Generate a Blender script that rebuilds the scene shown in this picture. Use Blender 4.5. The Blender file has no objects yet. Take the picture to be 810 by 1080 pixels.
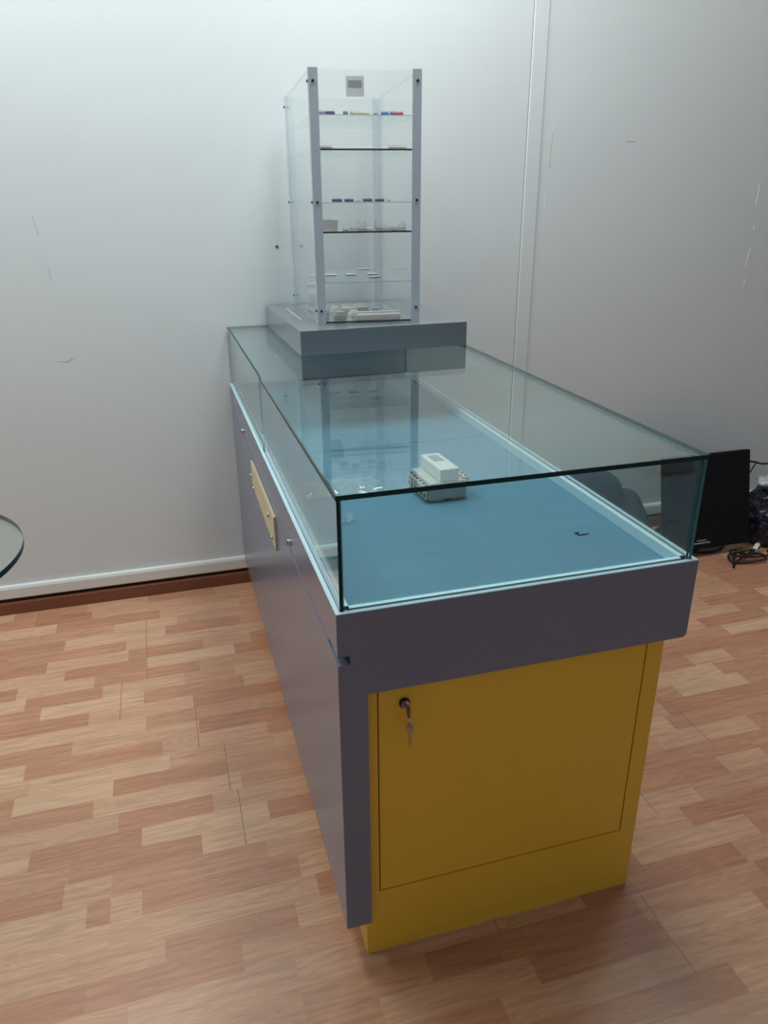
import bpy, bmesh, math, random
from mathutils import Vector, Matrix
sc = bpy.context.scene
C = sc.collection
random.seed(7)

# ------------------------------------------------------------------ helpers
def new_mat(name):
    m = bpy.data.materials.new(name); m.use_nodes = True
    nt = m.node_tree; nt.nodes.clear()
    out = nt.nodes.new('ShaderNodeOutputMaterial')
    return m, nt, out

def principled(name, col, rough=0.5, metal=0.0, spec=0.5, noise=0.0, nscale=20.0, bump=0.0, bscale=200.0, coat=0.0, emit=None, stretch=(1, 1, 1)):
    m, nt, out = new_mat(name)
    p = nt.nodes.new('ShaderNodeBsdfPrincipled')
    p.inputs['Base Color'].default_value = (*col, 1)
    p.inputs['Roughness'].default_value = rough
    p.inputs['Metallic'].default_value = metal
    p.inputs['Specular IOR Level'].default_value = spec
    p.inputs['Coat Weight'].default_value = coat; p.inputs['Coat Roughness'].default_value = 0.24
    if emit:
        p.inputs['Emission Color'].default_value = (*emit[0], 1); p.inputs['Emission Strength'].default_value = emit[1]
    tc = nt.nodes.new('ShaderNodeTexCoord')
    mp = nt.nodes.new('ShaderNodeMapping'); mp.inputs['Scale'].default_value = stretch
    nt.links.new(tc.outputs['Object'], mp.inputs['Vector'])
    n = nt.nodes.new('ShaderNodeTexNoise'); n.inputs['Scale'].default_value = nscale; n.inputs['Detail'].default_value = 4
    nt.links.new(mp.outputs['Vector'], n.inputs['Vector'])
    mx = nt.nodes.new('ShaderNodeMix'); mx.data_type = 'RGBA'
    mx.inputs['A'].default_value = (*[c * (1 - noise) for c in col], 1)
    mx.inputs['B'].default_value = (*[min(1, c * (1 + noise)) for c in col], 1)
    nt.links.new(n.outputs['Fac'], mx.inputs['Factor'])
    nt.links.new(mx.outputs['Result'], p.inputs['Base Color'])
    if bump > 0:
        n2 = nt.nodes.new('ShaderNodeTexNoise'); n2.inputs['Scale'].default_value = bscale; n2.inputs['Detail'].default_value = 3
        nt.links.new(mp.outputs['Vector'], n2.inputs['Vector'])
        b = nt.nodes.new('ShaderNodeBump'); b.inputs['Strength'].default_value = bump; b.inputs['Distance'].default_value = 0.002
        nt.links.new(n2.outputs['Fac'], b.inputs['Height']); nt.links.new(b.outputs['Normal'], p.inputs['Normal'])
    nt.links.new(p.outputs['BSDF'], out.inputs['Surface'])
    return m

def clear(name, tint, ior=1.5, rough=0.0, haze=0.0, hazecol=(0.9, 0.95, 0.95)):
    """sheet glass or acrylic: tinted see-through, Fresnel mirror reflection on each face"""
    m, nt, out = new_mat(name)
    t = nt.nodes.new('ShaderNodeBsdfTransparent'); t.inputs['Color'].default_value = (*tint, 1)
    g = nt.nodes.new('ShaderNodeBsdfGlossy'); g.inputs['Roughness'].default_value = rough
    g.inputs['Color'].default_value = (0.97, 1, 0.99, 1)
    # Fresnel worked out from the facing angle so both sides of a face behave alike
    geo = nt.nodes.new('ShaderNodeNewGeometry')
    dp = nt.nodes.new('ShaderNodeVectorMath'); dp.operation = 'DOT_PRODUCT'
    nt.links.new(geo.outputs['Normal'], dp.inputs[0]); nt.links.new(geo.outputs['Incoming'], dp.inputs[1])
    ab = nt.nodes.new('ShaderNodeMath'); ab.operation = 'ABSOLUTE'; nt.links.new(dp.outputs['Value'], ab.inputs[0])
    inv = nt.nodes.new('ShaderNodeMath'); inv.operation = 'SUBTRACT'; inv.inputs[0].default_value = 1.0
    nt.links.new(ab.outputs[0], inv.inputs[1])
    pw = nt.nodes.new('ShaderNodeMath'); pw.operation = 'POWER'; pw.inputs[1].default_value = 5
    nt.links.new(inv.outputs[0], pw.inputs[0])
    f0 = ((ior - 1) / (ior + 1)) ** 2
    ma = nt.nodes.new('ShaderNodeMath'); ma.operation = 'MULTIPLY_ADD'
    ma.inputs[1].default_value = 1 - f0; ma.inputs[2].default_value = f0
    nt.links.new(pw.outputs[0], ma.inputs[0])
    mix = nt.nodes.new('ShaderNodeMixShader')
    nt.links.new(ma.outputs[0], mix.inputs[0]); nt.links.new(t.outputs[0], mix.inputs[1]); nt.links.new(g.outputs[0], mix.inputs[2])
    last = mix
    if haze > 0:
        d = nt.nodes.new('ShaderNodeBsdfDiffuse'); d.inputs['Color'].default_value = (*hazecol, 1)
        m2 = nt.nodes.new('ShaderNodeMixShader'); m2.inputs[0].default_value = haze
        nt.links.new(mix.outputs[0], m2.inputs[1]); nt.links.new(d.outputs[0], m2.inputs[2]); last = m2
    nt.links.new(last.outputs[0], out.inputs['Surface'])
    return m

class MB:
    """collects shapes and links them as one mesh object"""
    def __init__(s): s.bm = bmesh.new()
    def faces_of(s, geom, mi, M=None):
        vs = [g for g in geom if isinstance(g, bmesh.types.BMVert)]
        if M is not None: bmesh.ops.transform(s.bm, matrix=M, verts=vs)
        for f in {f for v in vs for f in v.link_faces}: f.material_index = mi
        return vs
    def box(s, x0, x1, y0, y1, z0, z1, mi=0, bevel=0.0, M=None, seg=1):
        b = bmesh.new()
        bmesh.ops.create_cube(b, size=1)
        for v in b.verts:
            v.co = Vector(((x0 + x1) / 2 + v.co.x * (x1 - x0), (y0 + y1) / 2 + v.co.y * (y1 - y0), (z0 + z1) / 2 + v.co.z * (z1 - z0)))
        if bevel > 0: bmesh.ops.bevel(b, geom=b.edges[:], offset=bevel, segments=seg, profile=0.6, affect='EDGES')
        s.merge(b, mi, M); return s
    def merge(s, b, mi=0, M=None):
        if M is not None: bmesh.ops.transform(b, matrix=M, verts=b.verts)
        for f in b.faces:
            if mi is not None: f.material_index = mi
        me = bpy.data.meshes.new('tmp'); b.to_mesh(me); b.free()
        s.bm.from_mesh(me); bpy.data.meshes.remove(me)
    def prism(s, poly, axis, a0, a1, mi=0, bevel=0.0, M=None):
        """poly: 2D list; axis 'x','y','z' extrusion direction"""
        b = bmesh.new()
        def P(u, v, w):
            return {'x': (w, u, v), 'y': (u, w, v), 'z': (u, v, w)}[axis]
        A = [b.verts.new(P(u, v, a0)) for u, v in poly]; B = [b.verts.new(P(u, v, a1)) for u, v in poly]
        b.faces.new(A); b.faces.new(B[::-1])
        n = len(poly)
        for i in range(n): b.faces.new((A[i], B[i], B[(i + 1) % n], A[(i + 1) % n]))
        bmesh.ops.recalc_face_normals(b, faces=b.faces)
        if bevel > 0: bmesh.ops.bevel(b, geom=b.edges[:], offset=bevel, segments=2, profile=0.6, affect='EDGES')
        s.merge(b, mi, M); return s
    def cyl(s, c, r, h, axis='z', mi=0, seg=24, r2=None, bevel=0.0, M=None):
        b = bmesh.new()
        bmesh.ops.create_cone(b, cap_ends=True, cap_tris=False, segments=seg, radius1=r, radius2=r if r2 is None else r2, depth=h)
        if bevel > 0:
            es = [e for e in b.edges if len(e.link_faces) == 2 and any(len(f.verts) > 4 for f in e.link_faces)]
            bmesh.ops.bevel(b, geom=es, offset=bevel, segments=2, profile=0.6, affect='EDGES')
        rot = {'z': Matrix(), 'x': Matrix.Rotation(math.pi / 2, 4, 'Y'), 'y': Matrix.Rotation(math.pi / 2, 4, 'X')}[axis]
        MM = Matrix.Translation(c) @ rot
        if M is not None: MM = M @ MM
        s.merge(b, mi, MM); return s
    def tube(s, pts, r, mi=0, seg=8, closed=False):
        b = bmesh.new(); rings = []
        pts = [Vector(p) for p in pts]; n = len(pts)
        up = Vector((0, 0, 1))
        for i, p in enumerate(pts):
            if closed: t = pts[(i + 1) % n] - pts[i - 1]
            else: t = pts[min(i + 1, n - 1)] - pts[max(i - 1, 0)]
            t.normalize()
            a = t.cross(up)
            if a.length < 1e-3: a = t.cross(Vector((1, 0, 0)))
            a.normalize(); c = t.cross(a)
            rr = r[i] if isinstance(r, (list, tuple)) else r
            rings.append([b.verts.new(p + a * rr * math.cos(k * 2 * math.pi / seg) + c * rr * math.sin(k * 2 * math.pi / seg)) for k in range(seg)])
        m = n if closed else n - 1
        for i in range(m):
            A, B = rings[i], rings[(i + 1) % n]
            for k in range(seg): b.faces.new((A[k], A[(k + 1) % seg], B[(k + 1) % seg], B[k]))
        if not closed: b.faces.new(rings[0][::-1]); b.faces.new(rings[-1])
        bmesh.ops.recalc_face_normals(b, faces=b.faces)
        s.merge(b, mi); return s
    def torus(s, c, R, r, axis='z', mi=0, seg=28, rs=10):
        pts = []
        for k in range(seg):
            a = k * 2 * math.pi / seg; u, v = R * math.cos(a), R * math.sin(a)
            pts.append({'z': (c[0] + u, c[1] + v, c[2]), 'y': (c[0] + u, c[1], c[2] + v), 'x': (c[0], c[1] + u, c[2] + v)}[axis])
        return s.tube(pts, r, mi, rs, closed=True)
    def build(s, name, mats, parent=None, smooth=False, origin=None):
        me = bpy.data.meshes.new(name)
        if origin is not None: bmesh.ops.translate(s.bm, vec=-Vector(origin), verts=s.bm.verts)
        s.bm.to_mesh(me); s.bm.free()
        if not isinstance(mats, (list, tuple)): mats = [mats]
        for m in mats: me.materials.append(m)
        if smooth:
            for p in me.polygons: p.use_smooth = True
            try: me.set_sharp_from_angle(angle=math.radians(40))
            except Exception: pass
        o = bpy.data.objects.new(name, me); C.objects.link(o)
        if origin is not None: o.location = origin
        if parent is not None:
            o.parent = parent
            if origin is not None: o.location = Vector(origin) - parent.location
            else: o.location = -parent.location   # geometry is given in room coordinates
        return o

def tag(o, label=None, cat=None, group=None, kind=None):
    if label: o['label'] = label
    if cat: o['category'] = cat
    if group: o['group'] = group
    if kind: o['kind'] = kind
    return o
def thing(name, loc, label, cat, group=None):
    o = bpy.data.objects.new(name, None); C.objects.link(o); o.location = loc; o.empty_display_size = 0.05
    return tag(o, label, cat, group)
def struct(name, mb, m, **k): return tag(mb.build(name, m, **k), kind='structure')
def smooth_curve(pts, n=8):
    P = [Vector(p) for p in pts]; out = []
    for i in range(len(P) - 1):
        p0 = P[max(i - 1, 0)]; p1 = P[i]; p2 = P[i + 1]; p3 = P[min(i + 2, len(P) - 1)]
        for k in range(n):
            t = k / n
            out.append(0.5 * ((2 * p1) + (-p0 + p2) * t + (2 * p0 - 5 * p1 + 4 * p2 - p3) * t * t + (-p0 + 3 * p1 - 3 * p2 + p3) * t ** 3))
    out.append(P[-1]); return out

# ------------------------------------------------------------------ dimensions
W, L = 0.674, 1.705          # counter width and length
ZT, ZS, ZA, ZB = 0.800, 0.705, 0.640, 0.102
H = 1.0                      # top of the glass
YW = 1.710                   # face of the back wall
BED = 0.780

# ------------------------------------------------------------------ materials
M_lam = principled('grey_blue_laminate', (0.200, 0.225, 0.300), 0.24, noise=0.04, nscale=60, bump=0.05, bscale=500)
M_plinth = principled('plinth_laminate', (0.145, 0.178, 0.205), 0.28, coat=1.0, noise=0.03, nscale=60, bump=0.05, bscale=500)
M_rim = principled('pale_edge_strip', (0.56, 0.76, 0.84), 0.35, noise=0.06, nscale=80)
M_bed = principled('blue_bed_board', (0.078, 0.220, 0.322), 0.55, noise=0.10, nscale=9, bump=0.06, bscale=400)
M_yel = principled('yellow_laminate', (0.90, 0.56, 0.050), 0.34, noise=0.04, nscale=14, bump=0.04, bscale=500)
M_groove = principled('groove_dark_brown', (0.05, 0.02, 0.012), 0.7)
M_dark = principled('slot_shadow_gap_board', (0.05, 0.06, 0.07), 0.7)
M_steel = principled('nickel_plated_metal', (0.62, 0.60, 0.58), 0.28, metal=1.0, noise=0.05, nscale=90)
M_brass = principled('key_metal', (0.55, 0.47, 0.33), 0.3, metal=1.0, noise=0.1, nscale=300)
M_black = principled('black_plastic', (0.012, 0.012, 0.014), 0.45, noise=0.15, nscale=200)
M_hole = principled('keyhole_black', (0.004, 0.004, 0.004), 0.8)
M_ply = principled('pale_raw_wood', (0.66, 0.57, 0.37), 0.6, noise=0.12, nscale=30, stretch=(1, 1, 14))
M_glass = clear('sheet_glass', (0.93, 0.975, 0.965))
M_edge = principled('polished_green_glass_edge', (0.004, 0.035, 0.036), 0.3, spec=0.25, noise=0.2, nscale=20)
M_edge2 = principled('lit_teal_glass_edge', (0.03, 0.22, 0.23), 0.15, spec=0.6, noise=0.2, nscale=20)  # brighter copy of the green edge; transmitted light painted into its colour
M_acr = clear('clear_acrylic', (0.985, 0.99, 0.99), ior=1.42, haze=0.02)
M_acredge = clear('acrylic_cut_edge', (0.80, 0.84, 0.86), ior=1.49, haze=0.35, hazecol=(0.75, 0.80, 0.82))
M_shelfedge = principled('dark_shelf_front_edge', (0.06, 0.06, 0.07), 0.4)
M_alu = principled('satin_aluminium_angle', (0.46, 0.53, 0.59), 0.25, noise=0.04, nscale=80)
M_whitep = principled('white_plastic', (0.72, 0.73, 0.70), 0.4, noise=0.05, nscale=60)
M_greyp = principled('light_grey_plastic', (0.46, 0.48, 0.46), 0.5, noise=0.06, nscale=60)
M_film = clear('crumpled_clear_film', (0.93, 0.95, 0.95), ior=1.6, rough=0.08, haze=0.10, hazecol=(0.95, 0.97, 0.97))

# ------------------------------------------------------------------ room
# floor: laminate boards, three strips to a board, laid parallel to the back wall
def floor_material():
    m, nt, out = new_mat('beech_strip_laminate')
    N = nt.nodes.new; K = nt.links.new
    at = N('ShaderNodeAttribute'); at.attribute_name = 'tone'
    uv = N('ShaderNodeAttribute'); uv.attribute_name = 'strip'      # x: metres along, y: across, z: strip seed
    ramp = N('ShaderNodeValToRGB'); e = ramp.color_ramp.elements
    e[0].position = 0.0; e[0].color = (0.44, 0.20, 0.117, 1)
    e[1].position = 1.0; e[1].color = (0.63, 0.405, 0.255, 1)
    a = e.new(0.35); a.color = (0.50, 0.255, 0.152, 1)
    b = e.new(0.65); b.color = (0.57, 0.33, 0.205, 1)
    K(at.outputs['Fac'], ramp.inputs['Fac'])
    mp = N('ShaderNodeMapping'); mp.inputs['Scale'].default_value = (1.6, 26, 1); K(uv.outputs['Vector'], mp.inputs['Vector'])
    n1 = N('ShaderNodeTexNoise'); n1.inputs['Scale'].default_value = 3.2; n1.inputs['Detail'].default_value = 6; n1.inputs['Distortion'].default_value = 0.8
    K(mp.outputs['Vector'], n1.inputs['Vector'])
    # cathedral figure: rings stretched along the strip
    mp2 = N('ShaderNodeMapping'); mp2.inputs['Scale'].default_value = (3.0, 22, 1); K(uv.outputs['Vector'], mp2.inputs['Vector'])
    wv = N('ShaderNodeTexNoise'); wv.inputs['Scale'].default_value = 1.1; wv.inputs['Detail'].default_value = 1; wv.inputs['Distortion'].default_value = 1.4
    K(mp2.outputs['Vector'], wv.inputs['Vector'])
    mul = N('ShaderNodeMath'); mul.operation = 'MULTIPLY'; mul.inputs[1].default_value = 42; K(wv.outputs['Fac'], mul.inputs[0])
    sn = N('ShaderNodeMath'); sn.operation = 'SINE'; K(mul.outputs[0], sn.inputs[0])
    mix1 = N('ShaderNodeMath'); mix1.operation = 'MULTIPLY_ADD'; mix1.inputs[1].default_value = 0.055; mix1.inputs[2].default_value = 0.5
    K(sn.outputs[0], mix1.inputs[0])
    add = N('ShaderNodeMath'); add.operation = 'ADD'; K(mix1.outputs[0], add.inputs[0])
    n1s = N('ShaderNodeMath'); n1s.operation = 'MULTIPLY_ADD'; n1s.inputs[1].default_value = 0.75; n1s.inputs[2].default_value = 0.13; K(n1.outputs['Fac'], n1s.inputs[0])
    K(n1s.outputs[0], add.inputs[1])
    mc = N('ShaderNodeMix'); mc.data_type = 'RGBA'; mc.blend_type = 'MULTIPLY'; mc.inputs['Factor'].default_value = 1
    K(ramp.outputs['Color'], mc.inputs['A'])
    cr = N('ShaderNodeCombineColor'); 
    K(add.outputs[0], cr.inputs[0]); K(add.outputs[0], cr.inputs[1]); K(add.outputs[0], cr.inputs[2])
    K(cr.outputs[0], mc.inputs['B'])
    # board joints (a fine dark line)
    jt = N('ShaderNodeAttribute'); jt.attribute_name = 'joint'
    md = N('ShaderNodeMix'); md.data_type = 'RGBA'; K(jt.outputs['Fac'], md.inputs['Factor'])
    K(mc.outputs['Result'], md.inputs['A']); md.inputs['B'].default_value = (0.26, 0.13, 0.08, 1)
    p = N('ShaderNodeBsdfPrincipled'); K(md.outputs['Result'], p.inputs['Base Color'])
    p.inputs['Roughness'].default_value = 0.27; p.inputs['Specular IOR Level'].default_value = 0.7
    bp = N('ShaderNodeBump'); bp.inputs['Strength'].default_value = 0.12; bp.inputs['Distance'].default_value = 0.001
    mp3 = N('ShaderNodeMapping'); mp3.inputs['Scale'].default_value = (20, 420, 1); K(uv.outputs['Vector'], mp3.inputs['Vector'])
    n3 = N('ShaderNodeTexNoise'); n3.inputs['Scale'].default_value = 1; n3.inputs['Detail'].default_value = 2; K(mp3.outputs['Vector'], n3.inputs['Vector'])
    K(n3.outputs['Fac'], bp.inputs['Height']); K(bp.outputs['Normal'], p.inputs['Normal'])
    K(p.outputs['BSDF'], out.inputs['Surface'])
    return m

SW = 0.0637                   # strip width
Y0 = 0.1715                   # an edge between two boards
def build_floor():
    X0, X1 = -4.0, 4.6; rng = random.Random(11)
    KN = globals().get('KNOWN_STRIPS', {})
    verts, faces, tone, strip, joint = [], [], [], [], []
    def quad(x0, x1, y0, y1, t, s, j, xs):
        i = len(verts)
        verts.extend([(x0, y0, 0), (x1, y0, 0), (x1, y1, 0), (x0, y1, 0)]); faces.append((i, i + 1, i + 2, i + 3))
        tone.append(t); joint.append(j)
        for (x, y) in ((x0, y0), (x1, y0), (x1, y1), (x0, y1)): strip.append((x - xs + s * 7.3, y + s * 3.1, 0))
    r0 = math.floor((-3.6 - Y0) / SW); r1 = math.ceil((YW + 0.03 - Y0) / SW)
    bj = {}
    for r in range(r0, r1):
        ya, yb = Y0 + r * SW, Y0 + (r + 1) * SW
        brd = r // 3
        if brd not in bj: bj[brd] = BOARD_JOINT.get(brd, rng.uniform(-0.6, 0.6))
        bjx = bj[brd]
        joints = [bjx + k * 1.29 for k in range(-5, 6)]
        segs = []
        known = sorted(KN.get(r, []))
        x = X0 + rng.uniform(-0.3, 0)
        def fillto(x, xe):
            while x < xe - 1e-6:
                nx = x + rng.choice([0.16, 0.22, 0.28, 0.34, 0.42]) * rng.uniform(0.85, 1.15)
                if xe - nx < 0.1: nx = xe
                segs.append((x, nx, rng.choice([0.12, 0.2, 0.25, 0.35, 0.5, 0.6, 0.7, 0.85]))); x = nx
            return xe
        for (a, b, t) in known:
            x = fillto(x, a); segs.append((a, b, t)); x = b
        fillto(x, X1)
        for (a, b, t) in segs:
            s = rng.random()
            cuts = [j for j in joints if a < j < b]
            xs = [a] + [c + d for c in cuts for d in (-0.0009, 0.0009)] + [b]
            for i in range(len(xs) - 1):
                quad(xs[i], xs[i + 1], ya, yb, t + rng.uniform(-0.03, 0.03) * 0, s, 1.0 if i % 2 else 0.0, a)
    me = bpy.data.meshes.new('floor'); me.from_pydata(verts, [], faces)
    ta = me.attributes.new('tone', 'FLOAT', 'FACE'); ta.data.foreach_set('value', tone)
    ja = me.attributes.new('joint', 'FLOAT', 'FACE'); ja.data.foreach_set('value', joint)
    sa = me.attributes.new('strip', 'FLOAT_VECTOR', 'CORNER'); sa.data.foreach_set('vector', [c for v in strip for c in v])
    me.materials.append(floor_material()); me.update()
    o = bpy.data.objects.new('floor', me); C.objects.link(o); tag(o, kind='structure')
BOARD_JOINT = {0: -0.462, 1: -0.160, 4: -0.462, 7: -0.768, -1: 0.32, -2: 0.651}
# strips near the counter, row by row: (left end, right end, tone)
KNOWN_STRIPS = {
    23: [(-0.60, -0.382, .62), (-0.382, -0.13, .25)], 22: [(-0.767, -0.580, .12), (-0.58, -0.25, .6)],
    21: [(-0.95, -0.768, .8), (-0.768, -0.696, .8), (-0.696, -0.340, .15), (-0.34, -0.05, .65)],
    20: [(-0.80, -0.497, .42), (-0.497, -0.28, .78)], 19: [(-0.92, -0.656, .15), (-0.656, -0.322, .82), (-0.322, -0.06, .2)],
    18: [(-0.83, -0.453, .35), (-0.453, -0.12, .72)], 17: [(-0.70, -0.445, .7), (-0.445, -0.20, .3)],
    16: [(-0.86, -0.640, .72), (-0.640, -0.388, .2), (-0.388, -0.10, .92), (1.45, 1.785, .62), (1.785, 2.1, .35)],
    15: [(-0.95, -0.772, .18), (-0.772, -0.546, .75), (-0.546, -0.22, .3)], 14: [(-0.74, -0.518, .22), (-0.518, -0.27, .72), (1.5, 1.82, .62), (1.82, 2.1, .3)],
    13: [(-0.93, -0.690, .35), (-0.690, -0.394, .9), (-0.394, -0.09, .35), (1.35, 1.63, .6), (1.63, 1.88, .2), (1.88, 2.2, .85)],
    12: [(-0.86, -0.550, .22), (-0.550, -0.25, .68), (1.4, 1.72, .7), (1.72, 2.0, .25)],
    11: [(-0.82, -0.388, .78), (-0.388, -0.08, .4), (1.25, 1.52, .7), (1.52, 1.8, .2)],
    10: [(-0.90, -0.586, .32), (-0.586, -0.24, .66), (1.25, 1.573, .4), (1.573, 1.9, .88)],
    9: [(-0.90, -0.700, .85), (-0.700, -0.344, .28), (-0.344, -0.05, .6)],
    8: [(-0.68, -0.326, .82), (-0.326, -0.04, .55), (1.05, 1.33, .25), (1.33, 1.48, .7), (1.48, 1.8, .3)],
    7: [(-0.95, -0.710, .2), (-0.710, -0.470, .92), (-0.470, -0.18, .2), (-0.18, 0.1, .5), (1.05, 1.388, .82), (1.388, 1.7, .3)],
    6: [(-0.86, -0.515, .3), (-0.515, -0.147, .72), (-0.147, 0.1, .42), (0.95, 1.19, .4), (1.19, 1.432, .86), (1.432, 1.7, .3)],
    5: [(-0.83, -0.453, .66), (-0.453, -0.224, .22), (-0.224, 0.05, .62)],
    4: [(-0.90, -0.648, .7), (-0.648, -0.398, .22), (-0.398, -0.093, .88), (-0.093, 0.2, .22)],
    3: [(-0.80, -0.555, .42), (-0.555, -0.260, .22), (-0.260, 0.05, .85)],
    2: [(-0.85, -0.562, .12), (-0.562, -0.462, .6), (-0.462, -0.115, .38), (-0.115, 0.2, .55)],
    1: [(-0.80, -0.510, .72), (-0.510, -0.462, .25), (-0.462, -0.396, .7), (-0.396, -0.05, .28), (0.5, 0.825, .7), (0.825, 1.1, .3)],
    0: [(-0.77, -0.462, .68), (-0.462, -0.02, .66)],
    -1: [(-0.70, -0.35, .6), (-0.35, -0.078, .3), (-0.078, 0.2, .72), (0.6, 0.89, .62), (0.89, 1.2, .2)],
    -2: [(-0.5, -0.20, .3), (-0.20, 0.1, .55), (0.7, 1.03, .75), (1.03, 1.3, .3)],
    -3: [(-0.42, -0.10, .7), (0.65, 0.94, .15), (0.94, 1.2, .55)], -4: [(0.3, 0.63, .25), (0.631, 0.95, .5)],
    -5: [(0.35, 0.651, .25), (0.651, 0.89, .8), (0.89, 1.2, .25)], -8: [(0.4, 0.696, .6), (0.696, 0.95, .8)]}
build_floor()

M_wall = principled('cream_wall_paint', (0.705, 0.775, 0.785), 0.6, noise=0.03, nscale=2.2, bump=0.12, bscale=160)
M_ceil = principled('ceiling_paint', (0.8, 0.8, 0.78), 0.8)
struct('wall_back', MB().box(-4.0, 4.6, YW, YW + 0.1, 0, 3.0), M_wall)
struct('ceiling', MB().box(-4.0, 4.6, -3.6, YW + 0.1, 3.0, 3.1), M_ceil)
M_brown = principled('brown_skirting', (0.20, 0.072, 0.038), 0.35, noise=0.2, nscale=8, stretch=(1, 1, 20))
M_trim = principled('off_white_trim', (0.74, 0.77, 0.74), 0.35, noise=0.03)
M_gap = principled('dark_joint_behind_skirting', (0.03, 0.015, 0.012), 0.8)
bb = MB(); bb.prism([(YW, 0), (YW - 0.016, 0), (YW - 0.016, 0.044), (YW - 0.012, 0.050), (YW, 0.050)], 'x', -4, 4.6, 0)
bb.box(-4, 4.6, YW - 0.003, YW, 0.050, 0.066, 1)
struct('baseboard_back', bb, [M_brown, M_gap])
tb = MB(); tb.prism([(YW, 0.064), (YW - 0.013, 0.064), (YW - 0.016, 0.068), (YW - 0.016, 0.103), (YW - 0.012, 0.112), (YW, 0.114)], 'x', -4, 4.6)
struct('trim_1', tb, M_trim)
# cover strip over the wall joint
ts = MB(); ts.prism([(1.116, YW), (1.119, YW - 0.006), (1.170, YW - 0.006), (1.174, YW)], 'z', 0.114, 3.0)
ts.box(1.1130, 1.1158, YW - 0.0012, YW, 0.114, 3.0, 1)
struct('trim_2', ts, [M_wall, principled('strip_joint_line', (0.40, 0.41, 0.38), 0.8)])

# marks on the wall: small nails and scratches belong to the wall
M_nail = principled('nail_head', (0.05, 0.05, 0.06), 0.5)
M_scr_d = principled('scratch_dark', (0.52, 0.53, 0.50), 0.8)
M_scr_l = principled('scratch_light', (0.9, 0.9, 0.86), 0.8)
wallroot = bpy.data.objects['wall_back']
def wallmark(pts, w, m):
    mb = MB()
    mb.tube([(x, YW - 0.0002, z) for x, z in pts], w, 0, 6)
    o = mb.build('scratch', m, wallroot); return o
for x, z in ((0.199, 1.261),):
    o = MB().cyl((x, YW - 0.001, z), 0.0045, 0.004, 'y', seg=14).build('nail', M_nail, wallroot)
wallmark([(1.2165, 1.625), (1.214, 1.57), (1.211, 1.505)], 0.0012, M_scr_d)
wallmark([(1.206, 1.42), (1.205, 1.36)], 0.0009, M_scr_l)
wallmark([(1.52, 1.60), (1.56, 1.60)], 0.0008, M_scr_d)
wallmark([(2.150, 1.45), (2.148, 1.38)], 0.0014, M_scr_l)
wallmark([(2.155, 1.21), (2.150, 1.14)], 0.0014, M_scr_l)
wallmark([(2.158, 1.30), (2.156, 1.28)], 0.0014, M_scr_l)
wallmark([(2.158, 1.09), (2.155, 1.05)], 0.0012, M_scr_l)
wallmark([(-0.56, 1.37), (-0.557, 1.34), (-0.553, 1.31)], 0.0008, M_scr_d)
wallmark([(-0.54, 1.22), (-0.538, 1.17)], 0.0007, M_scr_d)
wallmark([(-0.56, 0.915), (-0.53, 0.912), (-0.508, 0.925)], 0.0008, M_scr_d)

# ------------------------------------------------------------------ display counter
ctr = thing('display_counter', (W / 2, L / 2, 0), 'long glass-topped display counter with grey frame and yellow locked end cupboard', 'display counter')

# grey front board: apron with a leg on the left and a small slot at its corner
yb0, yb1 = -0.002, 0.010
fb = MB()
poly = [(0, ZB), (0.050, ZB), (0.050, ZA), (W - 0.006, ZA), (W, ZA + 0.006), (W, ZT), (0, ZT), (0, 0.7217), (0.022, 0.7217), (0.022, ZS), (0, ZS)]
fb.prism(poly, 'y', yb0, yb1)
fb.build('front_board', M_lam, ctr)
sp = MB(); sp.box(0, 0.022, yb1, L, ZB, ZS, bevel=0.0008)
sp.build('side_panel', M_lam, ctr)
# side boards under the glass: fixed end piece, flap, right hand board, back board
ep = MB(); ep.box(0, 0.020, yb1, 0.064, 0.7217, ZT)
ep.build('corner_block', M_lam, ctr)
fl = MB(); fl.box(0.0005, 0.020, 0.0665, L, 0.7115, ZT - 0.0015, bevel=0.0008)
flap = fl.build('side_flap', M_lam, ctr)
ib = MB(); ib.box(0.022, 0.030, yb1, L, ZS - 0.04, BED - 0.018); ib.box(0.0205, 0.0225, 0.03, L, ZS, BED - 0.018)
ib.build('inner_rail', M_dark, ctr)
rb = MB(); rb.box(W - 0.020, W, yb1, L, ZA, ZT, bevel=0.001); rb.build('right_board', M_lam, ctr)
kb = MB(); kb.box(0.020, W - 0.020, L - 0.02, L, ZA, ZT); kb.build('rear_board', M_lam, ctr)
bt = MB(); bt.box(0.030, W - 0.020, yb1, L - 0.02, ZA + 0.001, ZA + 0.012); bt.build('bottom_board', M_lam, ctr)
# rim lining: pale strip around the well, with the groove the glass stands in
rm = MB()
RI = 0.026
zr = ZT + 0.0012
for (x0, x1, y0, y1) in ((0.0, 0.0075, 0, L), (W - 0.0075, W, 0, L), (0.0075, W - 0.0075, 0.0, 0.0065)):
    rm.box(x0, x1, y0 - 0.001 if y0 == 0 else y0, y1, ZT - 0.0012, zr)
for (x0, x1, y0, y1) in ((0.0155, RI, 0.0140, L - 0.02), (W - RI, W - 0.0155, 0.0140, L - 0.02), (0.0155, W - 0.0155, 0.0140, 0.0225)):
    rm.box(x0, x1, y0, y1, BED - 0.002, zr)
rm.build('rim', M_rim, ctr)
gv = MB()
for (x0, x1, y0, y1) in ((0.0075, 0.0155, 0.0065, L), (W - 0.0155, W - 0.0075, 0.0065, L), (0.0155, W - 0.0155, 0.0065, 0.014)):
    gv.box(x0, x1, y0, y1, ZT - 0.006, ZT - 0.002)
gv.build('glass_groove', M_edge2, ctr)
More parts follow.
